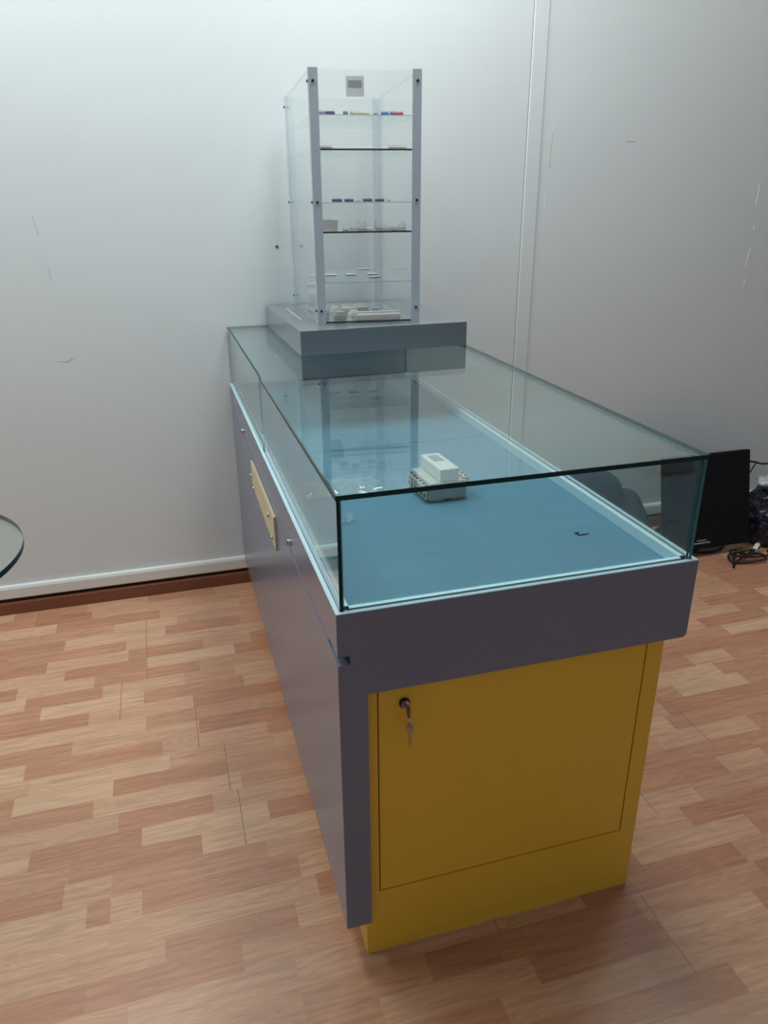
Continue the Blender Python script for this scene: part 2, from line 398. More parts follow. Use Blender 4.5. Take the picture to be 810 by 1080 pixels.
# bed in two boards with a seam
b1 = MB(); b1.box(0.024, W - 0.024, 0.020, 0.893, BED - 0.016, BED); b1.build('bed_board', M_bed, ctr)
b2 = MB(); b2.box(0.024, W - 0.024, 0.8955, L - 0.02, BED - 0.016, BED); b2.build('bed_board', M_bed, ctr)
b3 = MB(); b3.box(0.024, W - 0.024, 0.88, 0.91, BED - 0.018, BED - 0.0162); b3.build('seam_batten', M_dark, ctr)

# glass
def pane(name, x0, x1, y0, y1, z0, z1, big, emat=(1, 2), label=None, joint=False):
    """big: axis normal of the broad faces"""
    mb = MB(); mb.box(x0, x1, y0, y1, z0, z1)
    for f in mb.bm.faces:
        n = f.normal; ax = max(range(3), key=lambda i: abs(n[i]))
        if ax == 'xyz'.index(big): f.material_index = 0
        else: f.material_index = emat[0]
    mb.bm.normal_update()
    for f in mb.bm.faces:
        n = f.normal; ax = max(range(3), key=lambda i: abs(n[i]))
        f.material_index = 0 if ax == 'xyz'.index(big) else emat[0]
        if joint and ax == 1 and 0.5 < f.calc_center_median().y < 1.2: f.material_index = 0
    o = mb.build(name, [M_glass, M_edge, M_edge2], ctr)
    if label: o['label'] = label
    return o
TK = 0.0085
g = 0.008
tg = MB(); tg.prism([(g - 0.001, g - 0.002), (W - g + 0.001, g - 0.002), (W - g + 0.001, L - 0.002), (g + 0.0045, L - 0.002), (g + 0.0045, 0.872), (g - 0.001, 0.872)], 'z', H - TK, H)
tg.bm.normal_update()
for f in tg.bm.faces: f.material_index = 0 if abs(f.normal.z) > 0.5 else 1
tg.build('top_glass', [M_glass, M_edge], ctr)
pane('front_glass', g + 0.0085, W - g - 0.0085, g, g + 0.006, ZT - 0.002, H - TK - 0.0006, 'y')
pane('side_glass', g + 0.0005, g + 0.0070, g, 0.872, ZT - 0.002, H - TK - 0.0006, 'x', joint=True)
pane('side_glass', g - 0.0018, g + 0.0044, 0.8722, L - 0.002, ZT + 0.0015, H - 0.0002, 'x', joint=True)
pane('side_glass', W - g - 0.0070, W - g - 0.0005, g, L - 0.002, ZT - 0.002, H - TK - 0.0006, 'x', (2, 2))

# yellow cupboard below
yf = 0.012
yc = MB()
XL, XR = 0.043, 0.638
yc.box(XL, 0.0695, yf, 0.030, 0.0, ZA - 0.001)
yc.box(0.6025, XR, yf, 0.030, 0.0, ZA - 0.001)
yc.box(0.0695, 0.6025, yf, 0.030, 0.0, 0.1640)
yc.box(XL, XL + 0.016, 0.030, L, 0, ZA - 0.001)
yc.box(XR - 0.016, XR, 0.030, L, 0, ZA - 0.001)
yc.box(XL + 0.016, XR - 0.016, L - 0.016, L, 0, ZA - 0.001)
yc.build('cupboard_body', M_yel, ctr)['label'] = 'yellow laminate cupboard body'
gb = MB(); gb.box(0.0695, 0.6025, 0.026, 0.030, 0.164, ZA - 0.001); gb.build('door_backing', M_groove, ctr)
dr = MB(); dr.box(0.0722, 0.5998, yf, 0.0255, 0.1668, ZA - 0.0015, bevel=0.0006)
door = dr.build('door', M_yel, ctr); door['label'] = 'yellow hinged cupboard door'
lk = MB(); lx, lz = 0.1185, 0.600
lk.cyl((lx, yf - 0.003, lz), 0.0098, 0.006, 'y', 0, 28, bevel=0.0012); lk.cyl((lx, yf - 0.0072, lz), 0.0074, 0.003, 'y', 1, 24)
o = lk.build('lock', [M_black, M_steel], ctr, smooth=True); 
o.parent = door; o.location = (0, 0, 0)

# pale wooden patch with four screws on the side panel
pt = MB(); pt.prism([(1.115, 0.700), (0.665, 0.700), (0.660, 0.612), (1.02, 0.622), (1.105, 0.632)], 'x', -0.006, 0.0, 0, bevel=0.0008)
patch = pt.build('wooden_patch', M_ply, ctr); patch['label'] = 'pale wooden strip screwed to the side'
for (y, z) in ((1.11, 0.655), (1.062, 0.609 + 0.022), (0.745, 0.675), (0.700, 0.632)):
    s = MB(); s.cyl((-0.0080, y, z), 0.0066, 0.0055, 'x', 0, 16, bevel=0.001); s.box(-0.0105, -0.0098, y - 0.004, y + 0.004, z - 0.0007, z + 0.0007, 1)
    o = s.build('screw', [M_steel, M_hole], ctr, smooth=True); o.parent = patch; o.location = (0, 0, 0)
# flap locks
for y in (1.337, 0.452):
    s = MB(); s.cyl((-0.002, y, 0.727), 0.0078, 0.006, 'x', 0, 24, bevel=0.0012); s.cyl((-0.0045, y, 0.727), 0.0052, 0.003, 'x', 1, 18)
    o = s.build('flap_lock', [M_steel, M_hole], ctr, smooth=True); o.parent = flap; o.location = (0, 0, 0)

# ------------------------------------------------------------------ keys in the lock
kk = thing('keys', (lx, yf - 0.008, lz), 'small key in the cupboard lock with a second key hanging from its ring', 'keys')
k1 = MB(); k1.box(lx - 0.001, lx + 0.001, yf - 0.020, yf - 0.0085, lz - 0.003, lz + 0.003)
k1.prism([(yf - 0.016, lz - 0.011), (yf - 0.019, lz - 0.014), (yf - 0.028, lz - 0.014), (yf - 0.031, lz - 0.008), (yf - 0.031, lz + 0.005), (yf - 0.028, lz + 0.009), (yf - 0.019, lz + 0.009), (yf - 0.016, lz + 0.006)], 'x', lx - 0.0016, lx + 0.0016, 0, bevel=0.0008)
k1.build('key', principled('brown_key_bow', (0.20, 0.09, 0.05), 0.4, noise=0.1), kk)
k2 = MB(); k2.torus((lx + 0.0015, yf - 0.026, lz - 0.021), 0.0105, 0.0014, 'x'); k2.build('key_ring', M_steel, kk, smooth=True)
k3 = MB(); kx = lx + 0.003
k3.prism([(-0.0085, -0.034), (-0.0095, -0.040), (-0.006, -0.049), (-0.0025, -0.051), (-0.0025, -0.074), (0, -0.078), (0.0025, -0.074), (0.0025, -0.070), (0.0038, -0.068), (0.0025, -0.066), (0.0038, -0.062), (0.0025, -0.059), (0.0025, -0.051), (0.006, -0.049), (0.0095, -0.040), (0.0085, -0.034), (0.004, -0.030), (-0.004, -0.030)], 'y', -0.0009, 0.0009, 0,
         M=Matrix.Translation((kx, yf - 0.026, lz + 0.003)) @ Matrix.Rotation(0.35, 4, 'Z'))
k3.build('key', M_brass, kk)

# ------------------------------------------------------------------ plinth on the glass
PL = [(0.157, 1.092), (0.664, 1.110), (0.650, 1.702), (0.146, 1.702)]
plr = thing('plinth', (0.405, 1.4, H), 'flat grey box plinth standing on the far end of the counter glass', 'plinth')
pb = MB(); pb.prism(PL, 'z', H + 0.0003, H + 0.070, bevel=0.0009); pb.build('box', M_plinth, plr)
# worn white print on its top
wt = MB()
rr = random.Random(4)
for row in range(1):
    t = 0.0
    while t < 1:
        w = rr.uniform(0.012, 0.03)
        y = 1.585 - t * 0.27; x = 0.197 + row * 0.012
        wt.box(x, x + 0.0065, y - w * 0.8, y, H + 0.0701, H + 0.0704)
        t += (w + 0.004) / 0.27
wt.build('printed_lettering', principled('white_print', (0.55, 0.61, 0.63), 0.5), plr)

# ------------------------------------------------------------------ acrylic tower
ZP = H + 0.0703
TF = 1.728; TB = 1.706       # heights of the front and rear uprights
Q = [(0.229, 1.195), (0.531, 1.160), (0.541, 1.605), (0.236, 1.632)]   # outer corners FL FR BR BL
def tp(u, v):
    a = Vector(Q[0]).lerp(Vector(Q[1]), u); b = Vector(Q[3]).lerp(Vector(Q[2]), u); return a.lerp(b, v)
tw = thing('display_tower', (*tp(0.5, 0.5), ZP), 'tall clear acrylic display tower with aluminium corner posts, standing on the grey plinth', 'display case')
du = 1 / 0.304; dv = 1 / 0.445     # metres to u, v
def quadprism(mb, uv, z0, z1, mi=0, z1b=None):
    P = [tp(u, v) for u, v in uv]
    b = bmesh.new()
    A = [b.verts.new((p.x, p.y, z0)) for p in P]
    B = [b.verts.new((p.x, p.y, (z1 if z1b is None else z1 + (z1b - z1) * uv[i][1]))) for i, p in enumerate(P)]
    b.faces.new(A[::-1]); b.faces.new(B); n = len(P)
    for i in range(n): b.faces.new((A[i], A[(i + 1) % n], B[(i + 1) % n], B[i]))
    bmesh.ops.recalc_face_normals(b, faces=b.faces)
    mb.merge(b, mi)
pw_, pt_ = 0.025, 0.0025
def post(su, sv, m, name):
    """angle profile at corner (su, sv)"""
    U = lambda d: (d * du if su == 0 else 1 - d * du); V = lambda d: (d * dv if sv == 0 else 1 - d * dv)
    mb = MB(); zt = TF if sv == 0 else TB
    uv = [(U(0), V(0)), (U(pw_), V(0)), (U(pw_), V(pt_)), (U(pt_), V(pt_)), (U(pt_), V(0.016)), (U(0), V(0.016))]
    if (su + sv) % 2: uv = uv[::-1]
    quadprism(mb, uv, ZP, zt)
    o = mb.build(name, m, tw); return o
M_post_b = clear('clear_plastic_post', (0.93, 0.95, 0.97), ior=1.45, haze=0.12, hazecol=(0.66, 0.73, 0.80))
p_fl = post(0, 0, M_alu, 'corner_post'); p_fr = post(1, 0, M_alu, 'corner_post')
p_bl = post(0, 1, M_post_b, 'corner_post'); p_br = post(1, 1, M_post_b, 'corner_post')
for o in (p_bl, p_br): o['label'] = 'translucent rear corner post'
def tscrew(par, u, v, z, face):
    p = tp(u, v)
    s = MB()
    if face == 'y': s.cyl((p.x, p.y - 0.0015, z), 0.0036, 0.004, 'y', 0, 14, bevel=0.0006)
    else: s.cyl((p.x - 0.0015, p.y, z), 0.0036, 0.004, 'x', 0, 14, bevel=0.0006)
    o = s.build('screw', M_black if True else M_steel, tw, smooth=True); o.parent = par; o.location = (0, 0, 0)
for z in (1.697, 1.402, 1.108):
    tscrew(p_fl, 0.0115 * du, 0, z, 'y'); tscrew(p_fr, 1 - 0.0115 * du, 0, z + 0.004, 'y')
    tscrew(p_fl, 0, 0.010 * dv, z, 'x'); tscrew(p_bl, 0, 1 - 0.010 * dv, z - (0.02 if z > 1.6 else 0), 'x')
def tpanel(name, uv, z0, z1, m=None, label=None, z1b=None):
    mb = MB(); quadprism(mb, uv, z0, z1, 0, z1b); mb.bm.normal_update()
    for f in mb.bm.faces:
        f.material_index = 1 if f.calc_area() < 0.012 else 0
    o = mb.build(name, m or [M_acr, M_acredge], tw)
    if label: o['label'] = label
    return o
e = 0.0030; i0 = 0.004
tpanel('side_pane', [(i0 * du, 0.02), ((i0 + e) * du, 0.02), ((i0 + e) * du, 0.98), (i0 * du, 0.98)], ZP + 0.001, TF - 0.002, z1b=TB - 0.002)
tpanel('side_pane', [(1 - (i0 + e) * du, 0.02), (1 - i0 * du, 0.02), (1 - i0 * du, 0.98), (1 - (i0 + e) * du, 0.98)], ZP + 0.001, TF - 0.002, z1b=TB - 0.002)
tpanel('rear_pane', [(0.03, 1 - 0.0065 * dv), (0.97, 1 - 0.0065 * dv), (0.97, 1 - 0.0035 * dv), (0.03, 1 - 0.0035 * dv)], ZP + 0.001, TB - 0.004)
for (z0, z1) in ((ZP + 0.008, 1.318), (1.330, 1.530), (1.544, TF - 0.004)):
    tpanel('front_pane', [(0.03, 0.004 * dv), (0.97, 0.004 * dv), (0.97, 0.0065 * dv), (0.03, 0.0065 * dv)], z0, z1)
# shelves
ui = 0.0085 * du; vi0 = 0.009 * dv; vi1 = 1 - 0.010 * dv
def shelf(z, th=0.003, dark=True):
    mb = MB(); quadprism(mb, [(ui, vi0), (1 - ui, vi0), (1 - ui, vi1), (ui, vi1)], z - th, z); mb.bm.normal_update()
    for f in mb.bm.faces: f.material_index = 1 if f.calc_area() < 0.012 else 0
    o = mb.build('shelf', [M_acr, M_acredge], tw)
    if dark:
        m2 = MB(); quadprism(m2, [(ui, vi0 - 0.003 * dv), (1 - ui, vi0 - 0.003 * dv), (1 - ui, vi0), (ui, vi0)], z - 0.0045, z + 0.0004)
        s = m2.build('edge_strip', M_shelfedge, tw); s.parent = o; s.location = (0, 0, 0)
    return z
SH = dict(base=ZP + 0.006, g=1.188, b=1.325, d=1.402, a=1.537, e=1.620)
for k_, z in SH.items(): shelf(z, 0.003, k_ in ('base', 'b', 'a'))
# card on the rear pane
cd = MB(); quadprism(cd, [(0.33, 0.0160), (0.49, 0.0160), (0.49, 0.0175), (0.33, 0.0175)], 1.662, 1.710)
M_card, nt_, out_ = new_mat('thin_white_card')
a_ = nt_.nodes.new('ShaderNodeBsdfDiffuse'); a_.inputs[0].default_value = (0.9, 0.92, 0.91, 1)
b_ = nt_.nodes.new('ShaderNodeBsdfTranslucent'); b_.inputs[0].default_value = (0.9, 0.92, 0.91, 1)
m_ = nt_.nodes.new('ShaderNodeMixShader'); m_.inputs[0].default_value = 0.5
nt_.links.new(a_.outputs[0], m_.inputs[1]); nt_.links.new(b_.outputs[0], m_.inputs[2]); nt_.links.new(m_.outputs[0], out_.inputs['Surface'])
cd_ = cd.build('label_card', M_card, tw)
c2 = MB(); quadprism(c2, [(0.35, 0.0150), (0.47, 0.0150), (0.47, 0.0158), (0.35, 0.0158)], 1.682, 1.700)
o = c2.build('printed_block', principled('card_print_grey', (0.50, 0.54, 0.53), 0.6), tw); o.parent = cd_; o.location = (0, 0, 0)

# ------------------------------------------------------------------ components on the tower shelves
cm = {}
def cmat(col):
    if col not in cm: cm[col] = principled('component_%d' % len(cm), col, 0.45, noise=0.06, nscale=100)
    return cm[col]
def component(u, v, z, sx, sy, sz, col, label, group=None, kind='block', rot=0.0, cat='electronic component', base=None):
    p = tp(u, v); t = thing('electronic_component', (p.x, p.y, z), label, cat, group)
    if not group:
        nm = [(1.6, 'parts on the topmost tower shelf'), (1.5, 'parts on the second tower shelf'), (1.39, 'parts on the eye-level tower shelf'), (1.3, 'parts on the crowded tower shelf'), (1.15, 'parts on the lowest clear tower shelf'), (0, 'parts on the tower floor')]
        t['group'] = next(n for zz, n in nm if z > zz)
    ang = -0.1 + rot; M = Matrix.Translation((p.x, p.y, z + 0.0002)) @ Matrix.Rotation(ang, 4, 'Z')
    body = MB(); pins = MB()
    if kind == 'block':      # terminal block: stepped body
        body.prism([(-sy / 2, 0), (sy / 2, 0), (sy / 2, sz * 0.6), (sy * 0.2, sz), (-sy * 0.2, sz), (-sy / 2, sz * 0.6)], 'x', -sx / 2, sx / 2, 0, bevel=min(sx, sy, sz) * 0.08, M=M)
        n = max(1, int(sx / 0.006))
        for i in range(n):
            pins.cyl((-sx / 2 + sx * (i + 0.5) / n, -sy * 0.3, sz * 0.88), min(0.0018, sx / n * 0.3), sz * 0.2, 'z', 0, 10, M=M)
    elif kind == 'round':
        body.cyl((0, 0, sz * 0.35), sx / 2, sz * 0.7, 'z', 0, 24, bevel=sz * 0.08, M=M)
        body.cyl((0, 0, sz * 0.85), sx * 0.36, sz * 0.3, 'z', 0, 20, bevel=sz * 0.04, M=M)
        for i in range(6):
            a = i * math.pi / 3
            pins.cyl((math.cos(a) * sx * 0.43, math.sin(a) * sx * 0.43, sz * 0.74), 0.0012, sz * 0.1, 'z', 0, 8, M=M)
    elif kind == 'tray':
        body.box(-sx / 2, sx / 2, -sy / 2, sy / 2, 0, sz * 0.3, M=M)
        for a in (-1, 1):
            body.box(a * sx / 2 - 0.0008, a * sx / 2 + 0.0008, -sy / 2, sy / 2, 0, sz, M=M); body.box(-sx / 2, sx / 2, a * sy / 2 - 0.0008, a * sy / 2 + 0.0008, 0, sz, M=M)
        for i in range(4): pins.box(-sx * 0.4 + i * sx * 0.22, -sx * 0.28 + i * sx * 0.22, -sy * 0.3, sy * 0.3, sz * 0.3, sz * 0.7, M=M)
    elif kind == 'pad':
        body.box(-sx / 2, sx / 2, -sy / 2, sy / 2, 0.0011, sz, bevel=0.0006, M=M)
        pins.box(-sx * 0.46, sx * 0.46, -sy * 0.45, sy * 0.45, 0, 0.0009, M=M)
    elif kind == 'clip':
        body.tube([M @ Vector(q) for q in smooth_curve([(-sx / 2, 0, 0.001), (-sx * 0.3, 0, sz * 0.7), (0, 0, sz), (sx * 0.3, 0, sz * 0.6), (sx / 2, 0, 0.001)], 5)], 0.0009, 0, 6)
        pins.cyl((0, 0, 0.0015), sx * 0.3, 0.003, 'z', 0, 12, M=M)
    body.build('body', cmat(col), t, smooth=(kind in ('round', 'clip')))
    if kind == 'pad': pins.build('base_plate', cmat(base), t)
    else: pins.build('contacts', M_steel if kind != 'tray' else cmat((0.5, 0.5, 0.48)), t, smooth=False)
    return t
E_ = SH['e']; A_ = SH['a']; D_ = SH['d']; B_ = SH['b']; G_ = SH['g']; S0 = SH['base']
white = (0.74, 0.74, 0.70); pale = (0.55, 0.56, 0.53); yel = (0.75, 0.72, 0.45)
# top shelf: a row along the front edge
row = [(0.11, 0.026, (0.62, 0.42, 0.62), 'pink terminal block first from the left post on the topmost tower shelf'),
       (0.20, 0.024, (0.05, 0.06, 0.22), 'dark navy terminal block on the topmost tower shelf, near the left post'),
       (0.335, 0.012, (0.25, 0.24, 0.15), 'tiny olive terminal block on the topmost tower shelf'),
       (0.40, 0.016, yel, 'cream yellow block right beside the tiny olive one on the topmost shelf'),
       (0.46, 0.014, white, 'white block between the two cream yellow blocks on the topmost shelf'),
       (0.52, 0.016, yel, 'cream yellow block beside the pale blue one on the topmost shelf'),
       (0.60, 0.012, (0.55, 0.66, 0.70), 'pale blue block in the middle right of the topmost shelf'),
       (0.69, 0.020, (0.08, 0.20, 0.42), 'mid blue terminal block on the topmost shelf, left of the violet one'),
       (0.755, 0.014, (0.30, 0.22, 0.50), 'violet terminal block between the blue and the red ones on the topmost shelf'),
       (0.82, 0.022, (0.65, 0.08, 0.10), 'red terminal block at the right end of the topmost tower shelf')]
for u, w, c, lab in row: component(u, 0.055 + 0.01 * math.sin(u * 40), E_, w, 0.016, 0.009, c, lab, kind='block')
# shelf below it: two low white boxes at the front corners
component(0.12, 0.06, A_, 0.052, 0.020, 0.008, white, 'low white module at the left front corner of the second shelf from the top', kind='block')
component(0.80, 0.06, A_, 0.050, 0.020, 0.009, white, 'low white module at the right front corner of the second shelf from the top', kind='block')
# eye level shelf
component(0.30, 0.27, D_, 0.028, 0.026, 0.009, (0.03, 0.05, 0.14), 'dark blue module on the eye-level tower shelf, leftmost on it')
component(0.40, 0.22, D_, 0.024, 0.026, 0.009, (0.03, 0.05, 0.20), 'small navy module right beside the leftmost one on the eye-level shelf')
component(0.50, 0.26, D_, 0.014, 0.014, 0.006, (0.55, 0.48, 0.40), 'tiny tan block between the dark modules on the eye-level shelf')
component(0.60, 0.28, D_, 0.026, 0.026, 0.009, (0.03, 0.06, 0.18), 'dark blue module right of the tan block on the eye-level shelf')
component(0.695, 0.22, D_, 0.024, 0.026, 0.008, (0.02, 0.04, 0.12), 'near-black blue module, right end of the dark ones on the eye-level shelf')
component(0.80, 0.26, D_, 0.010, 0.012, 0.006, (0.55, 0.50, 0.25), 'tiny yellowish block at the right end of the eye-level shelf')
# crowded shelf
component(0.155, 0.20, B_, 0.062, 0.10, 0.030, white, 'white compartment tray at the left of the crowded tower shelf', kind='tray', cat='tray')
cb = ['pale grey block beside the white tray on the crowded shelf', 'white block second from the tray on the crowded shelf', 'grey block left of the shelf middle on the crowded shelf',
      'white block at the middle of the crowded shelf', 'pale grey block right of the middle on the crowded shelf', 'white block near the upright wire clips on the crowded shelf',
      'grey block at the right side of the crowded shelf', 'white block nearest the right post on the crowded shelf']
for i, lab in enumerate(cb):
    u = 0.31 + i * 0.078; component(u, 0.06 + 0.02 * (i % 2), B_, 0.017 + 0.004 * (i % 3), 0.016, 0.010 + 0.006 * ((i * 5) % 3) / 2, (white, pale)[(i + 1) % 2], lab, kind='block')
for i, (u, v, lab) in enumerate([(0.50, 0.25, 'looped wire clip standing left on the crowded tower shelf'), (0.58, 0.32, 'looped wire clip standing in the middle of the crowded tower shelf'),
                                 (0.66, 0.24, 'looped wire clip standing right of the middle of the crowded tower shelf'), (0.88, 0.12, 'looped wire clip standing by the right post on the crowded tower shelf')]):
    component(u, v, B_, 0.022, 0.01, 0.026 - 0.004 * (i % 2), (0.45, 0.46, 0.46), lab, kind='clip', rot=i * 0.9, cat='clip')
component(0.76, 0.15, B_, 0.03, 0.03, 0.012, white, 'round white disc-shaped part on the crowded tower shelf', kind='round')
# nearly empty shelf
for u, v, sx, sy, c, lab in (
        (0.49, 0.50, 0.030, 0.030, (0.01, 0.015, 0.03), 'flat pale pad with dark base in the middle of the lowest clear shelf'),
        (0.72, 0.50, 0.030, 0.030, (0.01, 0.015, 0.03), 'flat pale pad with dark base at the right of the lowest clear shelf, farther back'),
        (0.66, 0.28, 0.036, 0.030, (0.01, 0.03, 0.10), 'flat pale pad with blue base nearest the front on the lowest clear shelf'),
        (0.28, 0.50, 0.038, 0.028, (0.70, 0.08, 0.07), 'flat pale pad with red base at the left of the lowest clear shelf'),
        (0.78, 0.93, 0.038, 0.024, (0.75, 0.05, 0.06), 'flat pale pad with red base against the rear pane on the lowest clear shelf'),
        (0.10, 0.50, 0.028, 0.024, (0.75, 0.30, 0.30), 'flat pale pad with pink base by the left pane on the lowest clear shelf')):
    component(u, v, G_, sx, sy, 0.0035, (0.55, 0.57, 0.56), lab, kind='pad', base=c)
# tower floor
component(0.62, 0.10, S0, 0.135, 0.035, 0.022, white, 'long white terminal strip lying at the front of the tower floor', kind='block', cat='terminal strip')
component(0.24, 0.10, S0, 0.042, 0.042, 0.024, pale, 'large round grey relay base at the left front of the tower floor', kind='round')
component(0.14, 0.30, S0, 0.036, 0.036, 0.020, pale, 'round grey relay base at the far left of the tower floor', kind='round')
component(0.30, 0.44, S0, 0.036, 0.036, 0.018, (0.62, 0.62, 0.58), 'pale round relay base behind the large one on the tower floor', kind='round')
component(0.44, 0.27, S0, 0.036, 0.036, 0.016, white, 'round white relay base just behind the long strip on the tower floor', kind='round')
component(0.46, 0.48, S0, 0.050, 0.026, 0.020, (0.60, 0.60, 0.56), 'grey white block in the middle rear of the tower floor', kind='block')
component(0.60, 0.52, S0, 0.045, 0.026, 0.020, (0.58, 0.58, 0.55), 'grey white block at the rear right of the tower floor', kind='block')
component(0.70, 0.34, S0, 0.036, 0.036, 0.018, pale, 'round grey relay base behind the right end of the long strip', kind='round')
component(0.12, 0.62, S0, 0.040, 0.04, 0.085, (0.60, 0.66, 0.64), 'upright pale grey module at the rear left of the tower floor', kind='block')

# ------------------------------------------------------------------ module in the glass case
Mdev = Matrix.Translation((0.318, 0.452, BED + 0.0003)) @ Matrix.Rotation(0.06, 4, 'Z')
dv_ = thing('din_rail_module', (0.36, 0.51, BED), 'light grey electronic switching module with screw terminals, inside the glass case', 'electronic module')
mb = MB(); mb.box(0, 0.090, 0.0, 0.115, 0.004, 0.045, 0, bevel=0.0012, M=Mdev)
mb.box(0.004, 0.036, 0.004, 0.111, 0, 0.004, 0, M=Mdev); mb.box(0.056, 0.086, 0.004, 0.111, 0, 0.004, 0, M=Mdev)
mb.build('housing', M_greyp, dv_)
mb = MB(); mb.box(0.026, 0.072, 0.003, 0.120, 0.045, 0.074, 0, bevel=0.0015, M=Mdev); mb.build('raised_cover', M_whitep, dv_)
mb = MB(); mb.box(0.037, 0.061, 0.062, 0.104, 0.074, 0.0746, 0, M=Mdev); 
for i in range(5): mb.box(0.039 + i * 0.0042, 0.0415 + i * 0.0042, 0.066, 0.100, 0.0746, 0.0749, 1, M=Mdev)
mb.build('display_window', [principled('grey_window', (0.22, 0.24, 0.24), 0.3), cmat((0.4, 0.42, 0.42))], dv_)
mb = MB(); mb.box(0.037, 0.062, -0.0006, 0.0, 0.033, 0.041, 0, M=Mdev); mb.build('nameplate', principled('dark_nameplate', (0.10, 0.12, 0.12), 0.4), dv_)
for side in (0, 1):
    for i in range(6):
        t = MB(); x0 = -0.008 if side == 0 else 0.084
        y = 0.004 + i * 0.0185
        t.box(x0, x0 + 0.014, y, y + 0.0155, 0.006 if side == 0 else 0.028, 0.036 if side == 0 else 0.050, 0, bevel=0.001, M=Mdev)
        if side == 0:
            t.cyl((x0 + 0.006, y + 0.0078, 0.0365), 0.0045, 0.003, 'z', 1, 14, M=Mdev)
            t.box(x0 - 0.0006, x0 + 0.0002, y + 0.004, y + 0.0115, 0.010, 0.020, 1, M=Mdev)
            t.cyl((x0 - 0.0002, y + 0.0078, 0.027), 0.0030, 0.001, 'x', 1, 12, M=Mdev)
        else: t.cyl((x0 + 0.008, y + 0.0078, 0.0505), 0.0035, 0.002, 'z', 1, 12, M=Mdev)
        t.build('terminal', [M_greyp, M_hole], dv_)

# small clip and plastic scraps
t = MB(); cx, cy = 0.5548, 0.202; z = BED + 0.0012
t.tube([(cx - 0.010, cy + 0.006, z), (cx - 0.008, cy - 0.004, z), (cx + 0.014, cy - 0.003, z)], 0.0012, 0, 8)
t.box(cx - 0.011, cx - 0.004, cy + 0.003, cy + 0.008, BED + 0.0003, BED + 0.003)
tag(t.build('staple', M_black), 'tiny bent dark metal staple lying on the open blue bed', 'staple')
def crumple(name, cx, cy, z, sx, sy, h, seed, label, n=14, edge=0.0):
    rg = random.Random(seed); b = bmesh.new(); V = []
    for i in range(n + 1):
        r_ = []
        for j in range(n + 1):
            u = i / n - .5; v = j / n - .5
            k = 1 + rg.uniform(-0.18, 0.18)
            r_.append(b.verts.new((cx + u * sx * k, cy + v * sy * k, z + 0.0006 + abs(rg.gauss(0, 1)) * h * 0.5)))
        V.append(r_)
    for i in range(n):
        for j in range(n): b.faces.new((V[i][j], V[i + 1][j], V[i + 1][j + 1], V[i][j + 1]))
    m = MB(); m.merge(b, 0)
    return tag(m.build(name, M_film), label, 'plastic wrap')
crumple('plastic_wrap', 0.135, 0.595, BED, 0.19, 0.11, 0.012, 3, 'clear crumpled plastic film lying inside the case along the left glass', 14)
crumple('plastic_wrap', 0.1154, 0.409, BED, 0.036, 0.036, 0.016, 5, 'small white glinting plastic scrap inside the case near its front left corner', 8)

# ------------------------------------------------------------------ monitor on the floor
mx0, mx1, my = 1.683, 2.100, 1.355
mo = thing('computer_monitor', ((mx0 + mx1) / 2, my + 0.1, 0), 'black flat computer monitor standing on the floor against the back wall', 'monitor')
MT = Matrix.Translation((0, my, 0.040)) @ Matrix.Rotation(math.radians(-13), 4, 'X')
M_case = principled('matt_black_casing', (0.006, 0.006, 0.008), 0.55, spec=0.2, noise=0.15, nscale=200)
mb = MB()
mb.box(mx0, mx1, 0, 0.028, 0, 0.400, 0, bevel=0.004, seg=2, M=MT)
mb.box(mx0 + 0.05, mx1 - 0.05, 0.026, 0.055, 0.05, 0.35, 0, bevel=0.01, seg=2, M=MT)
mb.build('casing', M_case, mo)
mb = MB(); mb.box(mx0 + 0.018, mx1 - 0.018, -0.0008, 0.001, 0.066, 0.382, M=MT); mb.build('screen', principled('switched_off_screen', (0.004, 0.004, 0.006), 0.45, spec=0.2), mo)
mb = MB(); mb.box(mx0 + 0.155, mx0 + 0.200, -0.001, 0, 0.036, 0.0395, M=MT)
rr = random.Random(3)
x = mx0 + 0.140
while x < mx0 + 0.215:
    w = rr.uniform(0.003, 0.008); mb.box(x, x + w, -0.001, 0, 0.024, 0.029, M=MT); x += w + 0.0015
mb.build('printed_marking', principled('grey_print', (0.45, 0.47, 0.48), 0.5), mo)
mb = MB(); mb.prism([(-0.035, 0), (0.035, 0), (0.028, 0.17), (-0.028, 0.17)], 'y', 1.465, 1.488, M=Matrix.Translation((1.91, 0, 0.012)), bevel=0.003)
mb.build('stand_neck', M_case, mo)
mb = MB(); mb.prism([(1.935 + 0.15 * math.cos(i * math.tau / 48), 1.532 + 0.15 * math.sin(i * math.tau / 48)) for i in range(48)], 'z', 0.0005, 0.010, bevel=0.003)
mb.build('stand_base', principled('glossy_black_base', (0.006, 0.006, 0.007), 0.12), mo)

# cables: two black leads coiled in front of the monitor
M_cable = principled('black_cable_sheath', (0.014, 0.013, 0.013), 0.45)
cbl = thing('cable', (2.05, 1.33, 0), 'black cable coiled on the floor before the monitor, with a white plug', 'cable')
CR = 0.0042
mb = MB(); mb.tube(smooth_curve([(2.02, 1.325, 0.016), (2.00, 1.315, 0.012), (1.965, 1.28, 0.006), (1.923, 1.228, 0.0055), (1.960, 1.262, 0.006), (2.03, 1.292, 0.016), (2.095, 1.312, 0.026)], 8), CR, 0, 8)
def loop(cx, cy, rx, ry, a0, n, z, ph):
    return [(cx + rx * math.cos(a0 + a), cy + ry * math.sin(a0 + a) + 0.006 * math.sin(3 * a + ph), z + 0.004 * math.sin(2 * a + ph)) for a in [i * math.tau / 48 for i in range(n)]]
mb.tube(loop(2.035, 1.285, 0.085, 0.045, 2.0, 46, 0.009, 1), CR, 0, 8)
